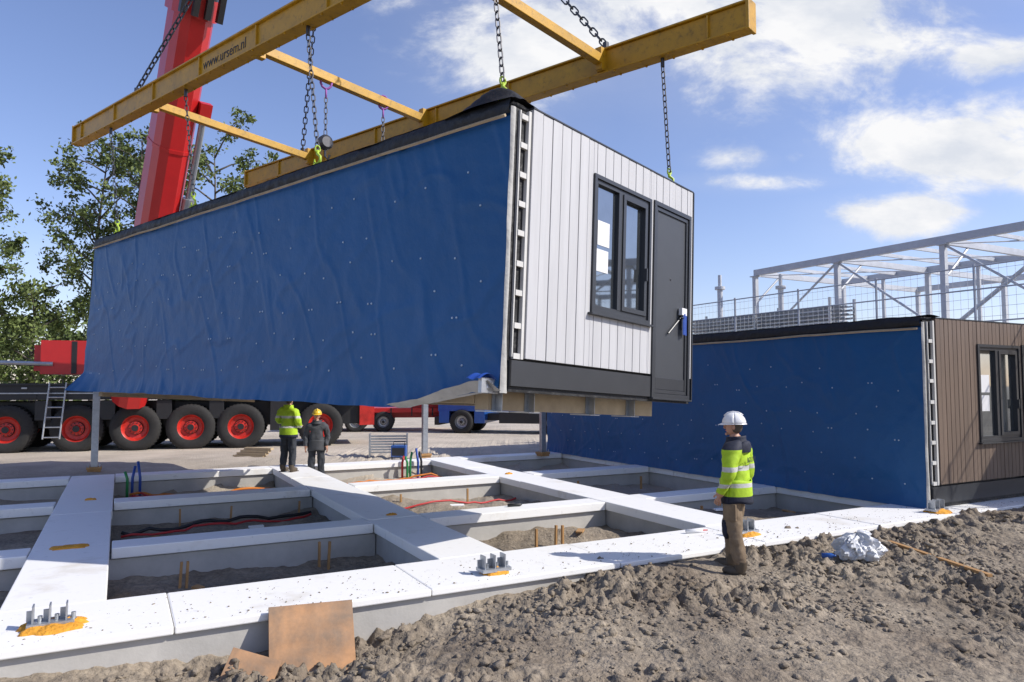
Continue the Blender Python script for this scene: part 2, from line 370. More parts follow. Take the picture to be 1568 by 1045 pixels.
def module(name,M,clad,bw,seed,lifting):
    e=empty(name,M)
    m=MB(); m.box(.02,3.96,.06,11.98,.0,3.06,0); m.obj('body',[blue],e)
    m=MB(); m.box(.0,3.985,.02,12.0,3.065,3.12,0)
    def edge(y): return 2.95+.07*n1(y,1.1,seed)+.05*n1(y,5,seed+3)
    def dr(u,v):
        y=12.02*u; z=3.125*(1-v)+edge(y)*v; bul=.03*math.sin(v*3.1)+.07*abs(n1(y+v,3,seed+5))
        return (-.045-bul,y,z+.03*n1(y,2.5,seed+2)*(1-v))
    m.grid(dr,200,4)
    def top(u,v):
        y=12.02*u; return (-.045+.55*v,y,3.125+.10*max(0,n1(y,1.8,seed+9)+.1)*math.sin(math.pi*min(1,v*1.0))+.015+.03*n1(y,2.5,seed+2)*(1-v))
    m.grid(top,160,6)
    if lifting:
        def heap(u,v):
            y=-.02+1.05*u; x=-.08+.5*v; h=.26*math.sin(math.pi*min(1,u*1.1+.05))*math.sin(math.pi*v)*(1+1.6*n1(u*3+v*4,1.5,seed+20)); return (x-.05*math.sin(math.pi*u),y,3.12+h)
        m.grid(heap,30,16)
        for y in (2.0,5.9,8.3,10.6):
            def hp(u,v,y=y):
                return (-.07+.4*v,y+.7*u,3.12+.09*math.sin(math.pi*u)*math.sin(math.pi*v)*(1+n1(u*4+v*3+y,2,3)))
            m.grid(hp,12,8)
    m.obj('roof_membrane',[blackm],e,smooth=True)
    m=MB(); pts=[(-.105,y,2.925+.03*n1(y,.8,seed)) for y in np.linspace(.03,11.97,60)]; m.tube(pts,.020,4,0); m.obj('edge_batten',[tan],e)
    zb=lambda y:(-.03-.2*min(1,max(0,(y-.1)/1.3)) if y<2 else -.23+.08*min(1,(y-2)/8)) + .05*n1(y,1.2,seed+31)
    if not lifting: zb=lambda y:-.06+.03*n1(y,1.2,seed+31)
    def offs(y,z):
        w=.022*n2(y,z*.6,.7,seed)+.010*n2(y*.5+z,z-y*.5,1.8,seed+6)
        c=n2(y*.6+z*.8,z*.5-y*.25,1.0,seed+14); w+=.014*max(0,.06-abs(c))/.06
        c=n2(y*.9-z*.35,z*.25+y*.1,1.3,seed+24); w+=.012*max(0,.05-abs(c))/.05
        return .040+w
    m=MB()
    def sd(u,v):
        y=-.01+12.03*u; z=zb(y)*(1-v)+2.94*v
        off=offs(y,z); low=max(0,1-(z-zb(y))/.40)
        off+=low**2*(.04+.16*abs(n1(y,2.6,seed+8)))
        if lifting and y>11: off+=low*.28*(y-11)
        return (-off,y,z)
    m.grid(sd,400,80)
    m.obj('side_membrane',[blue],e,smooth=True)
    m=MB()
    for r,z in enumerate(np.arange(.28,2.75,.42)):
        for y in np.arange(.45+(.3 if r%2 else 0),11.8,.62):
            if random.random()<.12: continue
            yy_=y+random.uniform(-.15,.15); zz=z+random.uniform(-.09,.09); off=offs(yy_,zz)
            for k in range(1 if random.random()>.2 else 2):
                m.lathe((-off-.002,yy_+.07*k,zz),(-1,0,0),[(.015,0),(.012,.008),(.001,.010)],6)
    m.obj('membrane_pins',[pinm],e)
    m=MB()
    def ge(u,v):
        z=-.05+3.08*u; w=.05+.05*n1(z,1.1,seed+44)+.06*max(0,.5-z); return (-.03-w*.6+w*1.5*v+.02*n1(z,2,seed+3)*(1-v),-.012-.02*math.sin(math.pi*v)*(1+2*n1(z,1.5,seed+40)),z)
    m.grid(ge,70,6)
    if lifting:
        def fl(u,v):
            y=1.6*u; return (-.09-.12*v+.05*n1(y,2,50),y-.05+.08*v,zb(y)-.01+.02*v+.10*v*(1-u)+.08*n1(u*5,1,77)*v)
        m.grid(fl,30,6)
    m.obj('turned_edge',[greym],e,smooth=True)
    m=MB(); m.box(.03,3.97,.02,.055,.30,3.06,0); m.box(.05,2.86,-.055,.055,.03,.30,1); m.box(.05,4.0,-.02,.05,-.03,.03,0)
    m.obj('front_backing',[blackm,dark],e)
    m=MB(); m.box(.222,.262,-.03,.018,.32,3.06); m.box(.095,.112,-.012,.018,.34,3.04)
    z=.32
    while z<3.0:
        m.box(.113,.221,-.022,.017,z,z+.06)
        z+=.335+random.uniform(-.02,.02)
    m.obj('corner_battens',[whitew],e)
    m=MB(); x=.275
    hol=[(1.45,2.80,.98,2.70),(2.87,3.93,.0,2.72)]
    while x<3.99:
        x1=min(x+bw,3.995)
        cuts=[x,x1]
        for h in hol:
            for c in h[:2]:
                if x<c<x1: cuts.append(c)
        cuts=sorted(cuts)
        for c0,c1 in zip(cuts[:-1],cuts[1:]):
            if c1-c0<.012: continue
            mid=(c0+c1)/2; hh=[h for h in hol if h[0]<mid<h[1]]
            g0=c0+(.005 if c0==x else 0); g1=c1-(.005 if c1==x1 else 0); dz=random.uniform(-.003,.003)
            if not hh: m.box(g0,g1,-.045+dz,.018,.33,3.10)
            else:
                h=hh[0]; m.box(g0,g1,-.045+dz,.018,h[3],3.10)
                if h[2]>.3: m.box(g0,g1,-.045+dz,.018,.33,h[2])
        x=x1
    m.obj('vertical_cladding',[clad],e,bevel=.004)
    m=MB(); m.box(.27,4.01,-.055,.05,3.102,3.118,0); m.box(3.998,4.02,-.06,.06,.0,3.10,0); m.obj('coping',[dark],e)
    m=MB()
    def frame(x0,x1,z0,z1,t,y0,y1,mi=0):
        m.box(x0,x1,y0,y1,z0,z0+t,mi); m.box(x0,x1,y0,y1,z1-t,z1,mi); m.box(x0,x0+t,y0,y1,z0+t,z1-t,mi); m.box(x1-t,x1,y0,y1,z0+t,z1-t,mi)
    frame(1.452,2.798,.982,2.698,.05,-.07,.02); frame(1.50,2.75,1.03,2.65,.055,-.045,.02)
    m.box(1.40,2.84,-.115,-.03,.955,.98); m.box(2.02,2.11,-.05,.02,1.08,2.60)
    frame(2.11,2.70,1.085,2.595,.06,-.065,.01)
    m.box(1.55,2.70,.0,.015,1.08,2.60,1)
    m.box(1.62,1.88,-.006,-.003,1.85,2.16,2); m.box(1.60,1.86,-.007,-.004,1.52,1.80,2)
    m.box(2.64,2.665,-.10,-.066,1.55,1.72,0)
    m.obj('window',[dark,glass,paper],e,bevel=.004)
    m=MB(); frame(2.875,3.925,.02,2.715,.06,-.07,.03); frame(2.94,3.86,.085,2.65,.05,-.05,.02)
    m.box(2.985,3.815,-.03,.01,.13,2.605,1)
    m.box(3.0,3.80,-.045,-.031,.14,.30,0); m.box(2.86,3.94,-.10,.0,.0,.02,0)
    m.box(3.70,3.74,-.042,-.031,1.02,1.26,0); m.tube([(3.72,-.04,1.18),(3.72,-.09,1.18),(3.60,-.095,1.18)],.012,8,0)
    m.tube([(3.30,-.06,.92),(3.7,-.06,1.22)],.014,6,0)
    m.lathe((3.4,-.03,1.7),(0,-1,0),[(.02,0),(.02,.006),(.001,.008)],10,[0,0])
    m.obj('door',[dark,doorm],e,bevel=.003)
    m=MB(); m.box(3.62,3.76,-.10,-.045,1.22,1.32,0); m.grid(lambda u,v:(3.66+.13*u+.02*n1(v*3,1,4),-.09-.02*math.sin(u*6),1.24-.3*v),6,8,1); m.obj('door_sleeve',[paper,cabB],e)
    m=MB()
    if lifting:
        m.box(.15,3.6,.35,.55,-.23,-.004,0); m.box(.15,3.6,11.4,11.6,-.24,-.004,0); m.box(.15,.4,.56,11.38,-.16,-.004,0); m.box(3.35,3.6,.56,11.38,-.16,-.004,0)
        for xx in (.2,.75,1.95,2.9): m.box(xx,xx+.14,.338,.349,-.235,-.0045,1); m.box(xx+.05,xx+.06,.24,.337,-.235,-.0045,1); m.box(xx-.03,xx+.17,.24,.56,-.25,-.236,1)
    else:
        for xx in np.arange(.3,3.9,.55): m.box(xx,xx+.12,.02,.2,-.10,-.034,0)
        m.box(.06,3.96,.05,11.9,-.0,-.001,0)
    m.obj('floor_joists',[tan,galv],e)
    if lifting:
        m=MB(); m.box(-.28,-.02,.05,.10,-.06,.10,1); m.grid(lambda u,v:(-.36+.26*u,.0+.2*v,.08+.06*math.sin(math.pi*u)+.01*math.sin(v*9)),10,6,0); m.tube([(-.2,.1,.0),(-.05,.1,.0)],.06,10,1); m.obj('corner_bracket',[cabB,galv],e,bevel=.006)
    return e
R1=Matrix.Rotation(.85,4,'Z')@Matrix.Rotation(.004,4,'X')@Matrix.Rotation(.052,4,'Y')
M1=Matrix.Translation((-.089,7.557,2.116))@R1
clW=clad_mat('white_cladding',(.53,.53,.535),.14)
clB=clad_mat('brown_cladding',(.185,.13,.095),.35)
module('hanging_prefab_module',M1,clW,.178,1,True)
x2,y2=ab(11.75,7.35)
M2=Matrix.Translation((x2,y2,.17))@Matrix.Rotation(YA,4,'Z')
module('placed_prefab_module',M2,clB,.12,60,False)

# ---------------------------------------------------------------- spreader frame
yel=mat('yellow_paint',(.58,.31,.005),.45,scale=3,bump=.1,col2=(.40,.22,.01)); speckle(yel,12,.32,.45,.6,1.0)
chn=mat('dark_chain_steel',(.10,.10,.105),.4,metal=.8); lime=mat('lime_hook',(.45,.62,.05),.4); pur=mat('purple_sling',(.32,.10,.40),.7)
blkpaint=mat('black_lettering',(.02,.02,.02),.6)
def P1(x,y,z): return Vector((-.089+.66*x-.7513*y, 7.557+.7513*x+.66*y, z))
def beamz(side,y): return (7.20+.035*y) if side==0 else (7.07+.02*y)
sf=empty('spreader_frame')
m=MB(); BX=(.1,3.9)
def ibeam(side,y0,y1,H=.42,wf=.24):
    x=BX[side]
    f=lambda y,dz,dx=0:P1(x+dx,y,beamz(side,y)+dz)
    m.obox(f(y0,.02),f(y1,.02),wf,.03); m.obox(f(y0,H-.02),f(y1,H-.02),wf,.03); m.obox(f(y0,H/2),f(y1,H/2),.14,H-.075)
    for y in np.arange(y0+.6,y1-.3,1.9): m.obox(f(y,.04),f(y,H-.04),.22,.03,up=(-.7513,.66,0))
    for y in (y0,y1): m.obox(f(y,-.01),f(y,H+.01),.25,.05,up=(-.7513,.66,0))
    for y in np.arange(y0+.3,y1-.2,.47):
        for dx in (-.09,.09): m.lathe(f(y,.004,dx),(0,0,-1),[(.022,0),(.022,.018),(.001,.02)],6)
ibeam(0,-1.1,13.3); ibeam(1,-1.1,12.5)
for yc in (1.3,5.5,9.5):
    a=P1(.22,yc,beamz(0,yc)+.16); b=P1(3.78,yc,beamz(1,yc)+.2)
    m.obox(a,b,.13,.15)
    for p,s in ((a,0),(b,1)):
        m.obox(p+Vector((0,0,-.16)),p+Vector((0,0,.2)),.2,.12,up=(-.7513,.66,0))
m.obj('steel_beams',[yel],sf,bevel=.008)
m=MB(); hk=MB()
def mtop(x,y): return M1@Vector((x,y,3.13))
HOOK=P1(2,6,14.2)
for side in (0,1):
    ys=(.28,3.9,7.8,11.3)
    for y in ys:
        top=P1(BX[side],y,beamz(side,y)); bot=mtop(.12 if side==0 else 3.88,y)
        m.chain(top-Vector((0,0,.12)),bot+Vector((0,0,.32)))
        m.tube([top+Vector((0,0,.03)),top-Vector((0,0,.13))],.03,8)
        c=bot+Vector((0,0,.30))
        hk.tube([c+Vector((.03*math.cos(t),.02*math.cos(t),.05*math.sin(t)+.02)) for t in np.linspace(0,6.28,13)],.013,6)
        hk.tube([c,c-Vector((0,0,.05)),c+Vector((.05,-.03,-.1)),c+Vector((.05,-.03,-.16)),c+Vector((0,0,-.21)),c+Vector((-.05,.03,-.17)),c+Vector((-.05,.03,-.12))],[.022,.024,.02,.022,.024,.018,.008],8)
        hk.tube([c+Vector((.05*math.cos(t),.04*math.cos(t),-.25+.06*math.sin(t))) for t in np.linspace(0,6.28,13)],.012,6)
    for y in (1.3,10.0):
        q=P1(BX[side],y,beamz(side,y)+.5); m.chain(q,HOOK,pitch=.13,w=.045,r=.016)
        m.tube([q-Vector((0,0,.12)),q+Vector((0,0,.05))],.05,8)
m.obj('lifting_chains',[chn],sf); hk.obj('lifting_hooks',[lime],sf,smooth=True)
m=MB(); sl_=MB()
for x,l in ((1.5,.62),(2.75,.5)):
    p=P1(x,5.5,7.34); sl_.tube([p+Vector((.09*math.cos(t),.04*math.cos(t),.13*math.sin(t)+.08)) for t in np.linspace(0,6.28,12)],.02,6)
    sl_.tube([p+Vector((0,0,-.05)),p+Vector((0,0,-.22))],.018,6)
    m.chain(p+Vector((0,0,-.2)),p+Vector((0,0,-l-.25)),0)
    m.lathe(p+Vector((0,0,-l-.38)),(.66,-.75,0),[(.001,-.07),(.09,-.07),(.13,-.04),(.13,.04),(.09,.07),(.001,.07)],18)
    m.tube([p+Vector((0,0,-l-.5)),p+Vector((.0,0,-l-.62)),p+Vector((.05,0,-l-.68)),p+Vector((.08,0,-l-.60))],.02,8)
m.obj('chain_hoists',[chn],sf); sl_.obj('slings',[pur],sf,smooth=True)
cu=bpy.data.curves.new('lettering','FONT'); cu.body='www.ursem.nl'; cu.size=.25; cu.extrude=.002; cu.materials.append(blkpaint)
t=bpy.data.objects.new('lettering',cu); S.collection.objects.link(t); t.parent=sf
p=P1(.1-.073,7.0,beamz(0,7.0)+.13); q2=P1(.1-.073,4.5,beamz(0,4.5)+.13); xax=(q2-p).normalized(); nrm=Vector((-.66,-.7513,0)); yax=nrm.cross(xax).normalized(); nz_=xax.cross(yax)
MM=Matrix((xax,yax,nz_)).transposed().to_4x4(); MM.translation=p; t.matrix_world=MM

# ---------------------------------------------------------------- crane
red=mat('red_paint',(.55,.02,.02),.35,var=.15,scale=2); redd=mat('red_rim',(.6,.03,.02),.4,var=.2,scale=8); speckle(redd,3,.35,.6,.6,1.05)
tyre=mat('tyre',(.028,.027,.026),.85,var=.4,scale=10); chas=mat('black_chassis',(.02,.02,.022),.5,var=.3); steel=mat('grey_cylinder',(.42,.44,.46),.3,metal=.6)
def wheel(m,c,ax,R=.73,w=.4,mt=0,mr=1,md=2):
    k=R/.73
    m.lathe(c,ax,[(.001,.10),(.10*k,.10),(.12*k,.03),(.20*k,.02),(.22*k,-.04),(.33*k,-.02),(.37*k,.06),(.40*k,.09)],28,[md,mr,mr,md,mr,mr,mr])
    m.lathe(c,ax,[(.40*k,.09),(.46*k,.12),(.60*k,.13),(.69*k,.10),(R,.05),(R,-w+.1),(.66*k,-w),(.3*k,-w)],28,[mt]*7)
    a=Vector(ax).normalized(); x=a.cross(Vector((0,0,1))).normalized(); z=Vector((0,0,1))
    for j in range(10):
        t=j*.628; p=Vector(c)+(x*math.cos(t)+z*math.sin(t))*.17*k; m.tube([p+a*.0,p+a*.05],.018,5,md)
    for j in range(40):
        t=j*math.pi/20; d=(x*math.cos(t)+z*math.sin(t)); p=Vector(c)+d*(R+.0); m.obox(p+a*.045,p-a*(w-.12),.05,.03,mt,up=d)
MC=Matrix.Translation((-15.15,21.85,.08))@Matrix.Rotation(math.radians(16.5),4,'Z')
cr=empty('mobile_crane',MC)
m=MB()
for x in (-3.5,-1.8,0,1.87,3.5,5.1,6.6,9.1):
    wheel(m,(x,-.02,.73),(0,-1,0)); wheel(m,(x,2.5,.73),(0,1,0))
m.obj('wheels',[tyre,redd,chas],cr,smooth=True,auto=.6)
m=MB()
m.box(-7,10.6,.35,2.2,.75,1.55,0); m.box(-5,10.5,-.12,2.62,1.62,2.05,0); m.box(-5,8.5,-.18,2.68,2.05,2.12,0)
for x in (.95,2.7,4.3,5.85,7.8): m.box(x-.22,x+.22,-.05,.5,1.0,1.6,0)
m.box(7.5,8.2,-.15,2.65,.6,1.6,0); m.box(10.4,10.9,.2,2.3,.7,1.5,2); m.box(-5,10.4,-.14,-.125,1.80,1.84,3)
for x in (.3,2.4,4.9,7.0): m.box(x,x+.5,-.145,-.121,1.66,1.78,0); m.box(x+.1,x+.25,-.20,-.181,1.95,2.0,3)
m.box(-7.2,-5.1,-.1,2.6,.6,2.0,1); m.box(-7.2,-5.3,-.05,2.55,2.0,3.2,1); m.box(-6.9,-5.6,-.07,-.05,2.1,2.9,0)
m.obj('carrier',[chas,red,redd,galv],cr,bevel=.02)
m=MB()
for x in (1.05,1.5): m.tube([(x,-.35,.45),(x+.1,-.22,2.15)],.025,6)
for k in range(6): m.tube([(1.05+.02*k,-.35+.026*k,.5+.3*k),(1.5+.02*k,-.35+.026*k,.5+.3*k)],.02,6)
m.tube([(-3,-.1,2.8),(1.1,.2,2.72)],.07,8)
m.obj('ladder',[galv],cr)
m=MB(); m.lathe((4.0,1.25,2.1),(0,0,1),[(1.1,0),(1.1,.35),(.01,.35)],24,[1,1]); m.box(.75,3.4,.2,2.3,2.40,3.45,0); m.box(3.4,7.0,.3,1.5,2.45,3.4,0); m.box(.55,.78,.3,2.2,2.5,3.3,0)
m.box(1.6,1.75,.185,.2,2.42,3.43,1); m.box(2.3,3.2,.18,.2,2.6,3.0,1)
m.obj('superstructure',[red,chas],cr,bevel=.03)
b0=Vector((-11.95,22.7,1.7)); b1=Vector((-8.19,18.2,12.1)); bd=(b1-b0).normalized(); tip=b1+bd*13
m=MB(); side=bd.cross(Vector((0,0,1))).normalized(); upv=side.cross(bd)
if side.x<0: side=-side
if upv.z<0: upv=-upv
def boomsec(p,q,w,h,mi):
    prof=[(-w/2,h/2),(w/2,h/2),(w/2,-h*.1),(w*.38,-h*.35),(w*.18,-h/2),(-w*.18,-h/2),(-w*.38,-h*.35),(-w/2,-h*.1)]
    vs=[p+side*x+upv*y for x,y in prof]+[q+side*x+upv*y for x,y in prof]; n=8
    m.add(vs,[(i,(i+1)%n,(i+1)%n+n,i+n) for i in range(n)]+[tuple(range(n-1,-1,-1)),tuple(range(n,2*n))],mi)
boomsec(b0,b1-bd*.4,.98,1.15,0); boomsec(b1-bd*.4,b1+bd*.12,1.12,1.3,0); boomsec(b1+bd*.12,b1+bd*.3,1.02,1.2,1); boomsec(b1+bd*.3,b1+bd*6,.86,1.0,0); boomsec(b1+bd*6,tip,.74,.88,0)
for k in (2.0,5.0,8.0): boomsec(b0+bd*k,b0+bd*(k+.1),1.02,1.19,0)
for k in (-.45,-.15,.15,.45): m.obox(b1+side*k-upv*.72-bd*.35,b1+side*k-upv*.72+bd*.3,.14,.22,1,up=upv)
c0=b0+side*.56-upv*.45+bd*1.2; m.tube([c0,c0+bd*5.6],.17,14,2); m.tube([c0+bd*5.6,c0+bd*8.0],.09,12,2); m.obox(c0+bd*7.9,c0+bd*8.3,.3,.3,0)
m.obox(tip-bd*.3,tip+bd*1.0,.8,1.1,0,up=upv)
for dx in (-.06,.06): m.tube([tip+Vector((dx+.3,0,0)),HOOK+Vector((dx,0,.9))],.014,5,1)
m.lathe(HOOK+Vector((0,0,.6)),(1,0,0),[(.001,-.15),(.35,-.15),(.38,0),(.35,.15),(.001,.15)],20,[0]*4); m.tube([HOOK+Vector((0,0,.3)),HOOK],.07,8,1)
ob=m.obj('boom',[red,chas,steel]); ob.parent=cr; ob.matrix_parent_inverse=MC.inverted()

# ---------------------------------------------------------------- other vehicles
bluep=mat('blue_truck_paint',(.02,.10,.38),.3)
def truck(name,x,y,rot,paint,L):
    M=Matrix.Translation((x,y,.1))@Matrix.Rotation(rot,4,'Z'); e=empty(name,M); m=MB()
    for wx in (1.0,L-2.6,L-1.4):
        wheel(m,(wx,-.02,.5),(0,-1,0),R=.5,w=.3); wheel(m,(wx,2.35,.5),(0,1,0),R=.5,w=.3)
    m.obj('wheels',[tyre,galv,chas],e,smooth=True,auto=.6)
    m=MB(); m.box(.2,L,.5,1.85,.55,.85,0); m.box(2.3,L,.0,2.35,.95,1.08,1); m.box(2.6,L-3,.05,.4,.45,.9,0); m.box(-.25,-.02,.1,2.25,.35,.7,0)
    m.obj('chassis',[chas,paint],e,bevel=.02)
    m=MB(); m.box(-.05,2.0,0,2.35,.95,2.9,0); m.box(.0,.45,-.03,2.38,.45,.98,0); m.box(1.55,2.0,-.03,2.38,.45,.98,0); m.box(.25,1.5,-.012,0,1.8,2.6,1); m.box(-.062,-.05,.2,2.15,1.7,2.65,1); m.box(-.07,-.05,.2,2.15,1.0,1.5,2); m.box(1.4,1.5,-.04,0,1.2,1.7,2)
    m.obj('cab',[paint,glass,chas],e,bevel=.04); return e
truck('blue_truck',-3.1,31,math.radians(-12),bluep,7.5)
m=MB()
for x in (0,1.2,2.4): wheel(m,(x,0,.45),(0,-1,0),R=.45,w=.3); wheel(m,(x,2.3,.45),(0,1,0),R=.45,w=.3)
m.box(-.8,5.4,-.05,2.4,.85,1.05,3); m.box(-.8,-.5,-.05,2.4,1.05,1.6,3); m.box(-.8,5.4,.6,1.7,.6,.85,3)
for x in np.arange(0,5.2,.9): m.box(x,x+.06,-.065,-.05,.7,1.05,2)
m.box(3.6,5.3,.2,2.1,1.055,1.5,3); m.obox((5.3,1.2,.7),(6.6,1.2,.6),.2,.15,3)
o=m.obj('lowloader_trailer',[tyre,galv,chas,red],bevel=.01); o.matrix_world=Matrix.Translation((-8.0,31.5,.1))@Matrix.Rotation(math.radians(8),4,'Z')

# ---------------------------------------------------------------- posts
def post(px,py,h=2.6):
    m=MB(); m.box(-.075,.075,-.07,.07,.12,.12+h,0); m.box(-.16,.16,-.16,.16,.06,.12,1); m.box(-.14,.14,-.14,.14,.0,.06,1)
    m.box(-.14,.14,-.14,.14,.12+h,.16+h,0)
    for s in (-.12,.12): m.tube([(s,-.12,.1),(s,-.12,.2)],.015,6,0)
    o=m.obj('steel_post',[galv,wood],bevel=.006); o.matrix_world=Matrix.Translation((px,py,.08))@Matrix.Rotation(YA,4,'Z')
post(-10.0,17.5); post(-2.5,20.9); post(.9,21.4)

# ---------------------------------------------------------------- steel building
gs=mat('galvanised_steel',(.56,.58,.61),.5,metal=.15,var=.2,scale=3)
sb=empty('steel_frame_building',MF)
a0=18.9; m=MB(); colb=[17.6-3.2*k for k in range(6)]; rows=[a0,a0+4.5,a0+9]
ZT=6.05
for r in rows:
    for b in colb: m.box(r-.07,r+.07,b-.07,b+.07,.1,ZT-.2)
    m.box(r-.08,r+.08,colb[-1],colb[0],ZT-.2,ZT); m.box(r-.08,r+.08,colb[-1],colb[0],3.3,3.5)
for i,b in enumerate(colb):
    m.box(a0+.08,rows[1]-.08,b-.05,b+.05,ZT-.21,ZT-.03); m.box(rows[1]+.08,rows[2]-.08,b-.05,b+.05,ZT-.21,ZT-.03)
    m.box(a0+.08,rows[1]-.08,b-.06,b+.06,3.31,3.48)
    m.box(a0-.13,a0+.13,b-.13,b+.13,ZT-.235,ZT-.205)
for i,b in enumerate(colb[:-1]):
    for k in (1,2):
        bb=b-3.2*k/3; m.box(a0+.08,rows[1]-.08,bb-.03,bb+.03,ZT-.14,ZT-.04)
    if i in (0,2,3): m.tube([(a0,b,3.5),(a0,b-3.2,ZT-.2)],.035,6)
    if i in (1,2,4): m.tube([(a0,b,ZT-.2),(a0,b-3.2,3.5)],.035,6); m.tube([(rows[1],b,3.5),(rows[1],b-3.2,ZT-.2)],.035,6)
    m.tube([(a0,b,ZT-.2),(rows[1],b-3.2,ZT-.1)],.02,5)
    m.box(rows[1]-.04,rows[1]+.04,b-1.65,b-1.55,3.5,ZT-.2)
for i,b in enumerate(colb):
    m.tube([(a0,b,4.9),(a0+1.2,b,ZT-.15)],.035,6)
m.obj('columns_and_beams',[gs],sb)
m=MB()
for s in (0,1.0): m.obox((rows[1]+.3+s,9.2,3.4),(rows[1]+.3+s,5.0,5.9),.05,.22)
for k in range(14): m.box(rows[1]+.33,rows[1]+1.27,9.0-.3*k-.12,9.0-.3*k+.12,3.5+.178*k,3.54+.178*k)
m.obj('staircase',[gs],sb)
m=MB(); m.box(a0-3.0,a0+9,1,19.5,3.18,3.29); m.obj('floor_deck',[conc],sb)
m=MB()
for b in np.arange(2,19.4,2.3): m.tube([(a0-2.8,b,3.29),(a0-2.8,b,4.75)],.03,6)
for z in (4.7,4.2,3.5): m.tube([(a0-2.8,2,z),(a0-2.8,19.3,z)],.018,5)
for b in np.arange(2,19.3,.16): m.tube([(a0-2.8,b,3.5),(a0-2.8,b,4.7)],.004,3,cap=False)
for z in np.arange(3.6,4.7,.2): m.tube([(a0-2.8,2,z),(a0-2.8,19.3,z)],.004,3,cap=False)
m.obj('edge_protection_railing',[gs],sb)
m=MB()
for k in range(9):
    for j in range(5): m.tube([(a0-2.1+.16*j,12.8+random.uniform(-.1,.1),3.4+.11*k),(a0-2.1+.16*j,19.0+random.uniform(-.3,.2),3.4+.11*k)],.022,5)
for b in (12.9,15.5,18.6):
    m.box(a0-2.3,a0-2.24,b,b+.06,3.29,4.5); m.box(a0-1.3,a0-1.24,b,b+.06,3.29,4.5)
m.obj('scaffold_tube_rack',[steel],sb)
for (px_,py_) in ((7.1,24.6),(9.1,24.4)):
    m=MB(); m.lathe((px_,py_,3.3),(0,0,1),[(.09,0),(.09,2.1),(.17,2.1),(.17,2.2),(.06,2.22),(.06,2.6),(.001,2.6)],14,[0]*6)
    m.obj('vent_pipe',[gs],None,smooth=True,auto=.5)
m=MB()
for k in range(4): m.box(a0-2.9,a0-.5,9.0+.3*k,9.25+.3*k,3.3,3.42+.05*(k%2),0)
m.obj('timber_stack',[blk],sb)

# ---------------------------------------------------------------- debris
ply=mat('plywood',(.47,.25,.115),.7,scale=2.2,bump=.2,bscale=20,dist=.004,col2=(.25,.17,.11),lo=.38,hi=.62); speckle(ply,5,.3,.7,.7,1.15)
def board(name,p,ang,w,h,tilt,roll=0,t=.018):
    m=MB(); m.box(0,w,0,t,0,h); o=m.obj(name,[ply],bevel=.002); x,y=ab(p[0],p[1])
    o.matrix_world=Matrix.Translation((x,y,p[2]))@Matrix.Rotation(YA+ang,4,'Z')@Matrix.Rotation(-tilt,4,'X')@Matrix.Rotation(roll,4,'Y'); return o
board('plywood_board',(1.18,6.50,-.38),-.06,.74,.64,.50,.03)
board('plywood_offcut',(.78,6.50,-.26),-.1,.42,.28,.7,.42)
plas=mat('white_plastic',(.66,.67,.69),.35,var=.12,bump=.9,bscale=9,dist=.05)
m=MB()
def bag(u,v):
    t=u*2*math.pi; ph=v*math.pi; sx=math.sin(ph); k=1+1.0*n2(math.cos(t)*1.5,math.sin(t)*1.5+v*2,1.3,70)+.7*n2(math.cos(t)*3+v*4,math.sin(t)*3,1.6,75)
    crease=1-.25*max(0,.07-abs(n2(math.cos(t)*2+v,math.sin(t)*2-v*2,1.2,90)))/.07
    return (.27*sx**.7*k*crease*math.cos(t),.20*sx**.7*k*crease*math.sin(t),.15-.17*math.cos(ph)*(1+.9*n2(math.cos(t)*2,math.sin(t)*2+v,1.6,80)))
m.grid(bag,64,34); o=m.obj('plastic_bag',[plas],smooth=True,auto=.5); o.location=(4.2,8.95,zgr(4.2,8.95)-.01)
m=MB(); m.obox((5.0,9.75,zgr(5,9.75)+.06),(5.25,8.1,zgr(5.25,8.1)+.05),.06,.03); m.obj('wooden_batten',[wood])
m=MB(); m.lathe((3.72,8.85,zgr(3.75,8.85)+.05),(.9,-.3,.05),[(.001,0),(.03,0),(.03,.11),(.012,.14),(.012,.16),(.001,.16)],12,[0]*5); m.obj('blue_bottle',[bluep],smooth=True)
m=MB(); x,y=ab(6.9,7.75); m.lathe((x,y,TZ+.03),(.95,.2,0),[(.001,0),(.025,0),(.025,.24),(.008,.25),(.008,.32)],10,[0,0,1,1]); m.obj('sealant_tube',[paper,cabR],smooth=True)
m=MB(); x,y=ab(5.75,10.8); m.lathe((x,y,TZ+.03),(.9,.3,0),[(.001,0),(.025,0),(.025,.22),(.008,.25)],10,[0,0,0]); m.obj('sealant_tube',[blk],smooth=True)
m=MB()
for k in range(7): m.box(0,1.1,.0+.02*k,.03+.02*k,.1+.075*k,.15+.075*k)
for x in (0,1.06): m.box(x,x+.04,-.03,.2,.0,.66)
o=m.obj('metal_barrier',[galv]); o.matrix_world=Matrix.Translation((-4.1,20.9,.1))@Matrix.Rotation(.1,4,'Z')
m=MB(); m.box(0,.4,0,.3,.12,.42,0); m.box(.03,.37,-.02,0,.15,.36,1); m.tube([(.05,.15,.42),(.05,.15,.52),(.35,.15,.52),(.35,.15,.42)],.015,6,1)
for s in (.03,.37): m.tube([(s,.02,0),(s,.02,.12)],.02,6,1)
o=m.obj('power_tool_box',[bluep,blk],bevel=.02); o.location=(-3.3,19.9,.08)
for (x,y,a,n) in ((-7.4,20.6,-.3,4),(2.2,24,.4,4)):
    m=MB()
    for k in range(n): m.box(-.5+.1*k,.5+.06*k,-.08+.03*k,.06+.03*k,.02+.07*k,.08+.07*k)
    o=m.obj('timber_pile',[tan]); o.matrix_world=Matrix.Translation((x,y,.1))@Matrix.Rotation(a,4,'Z')

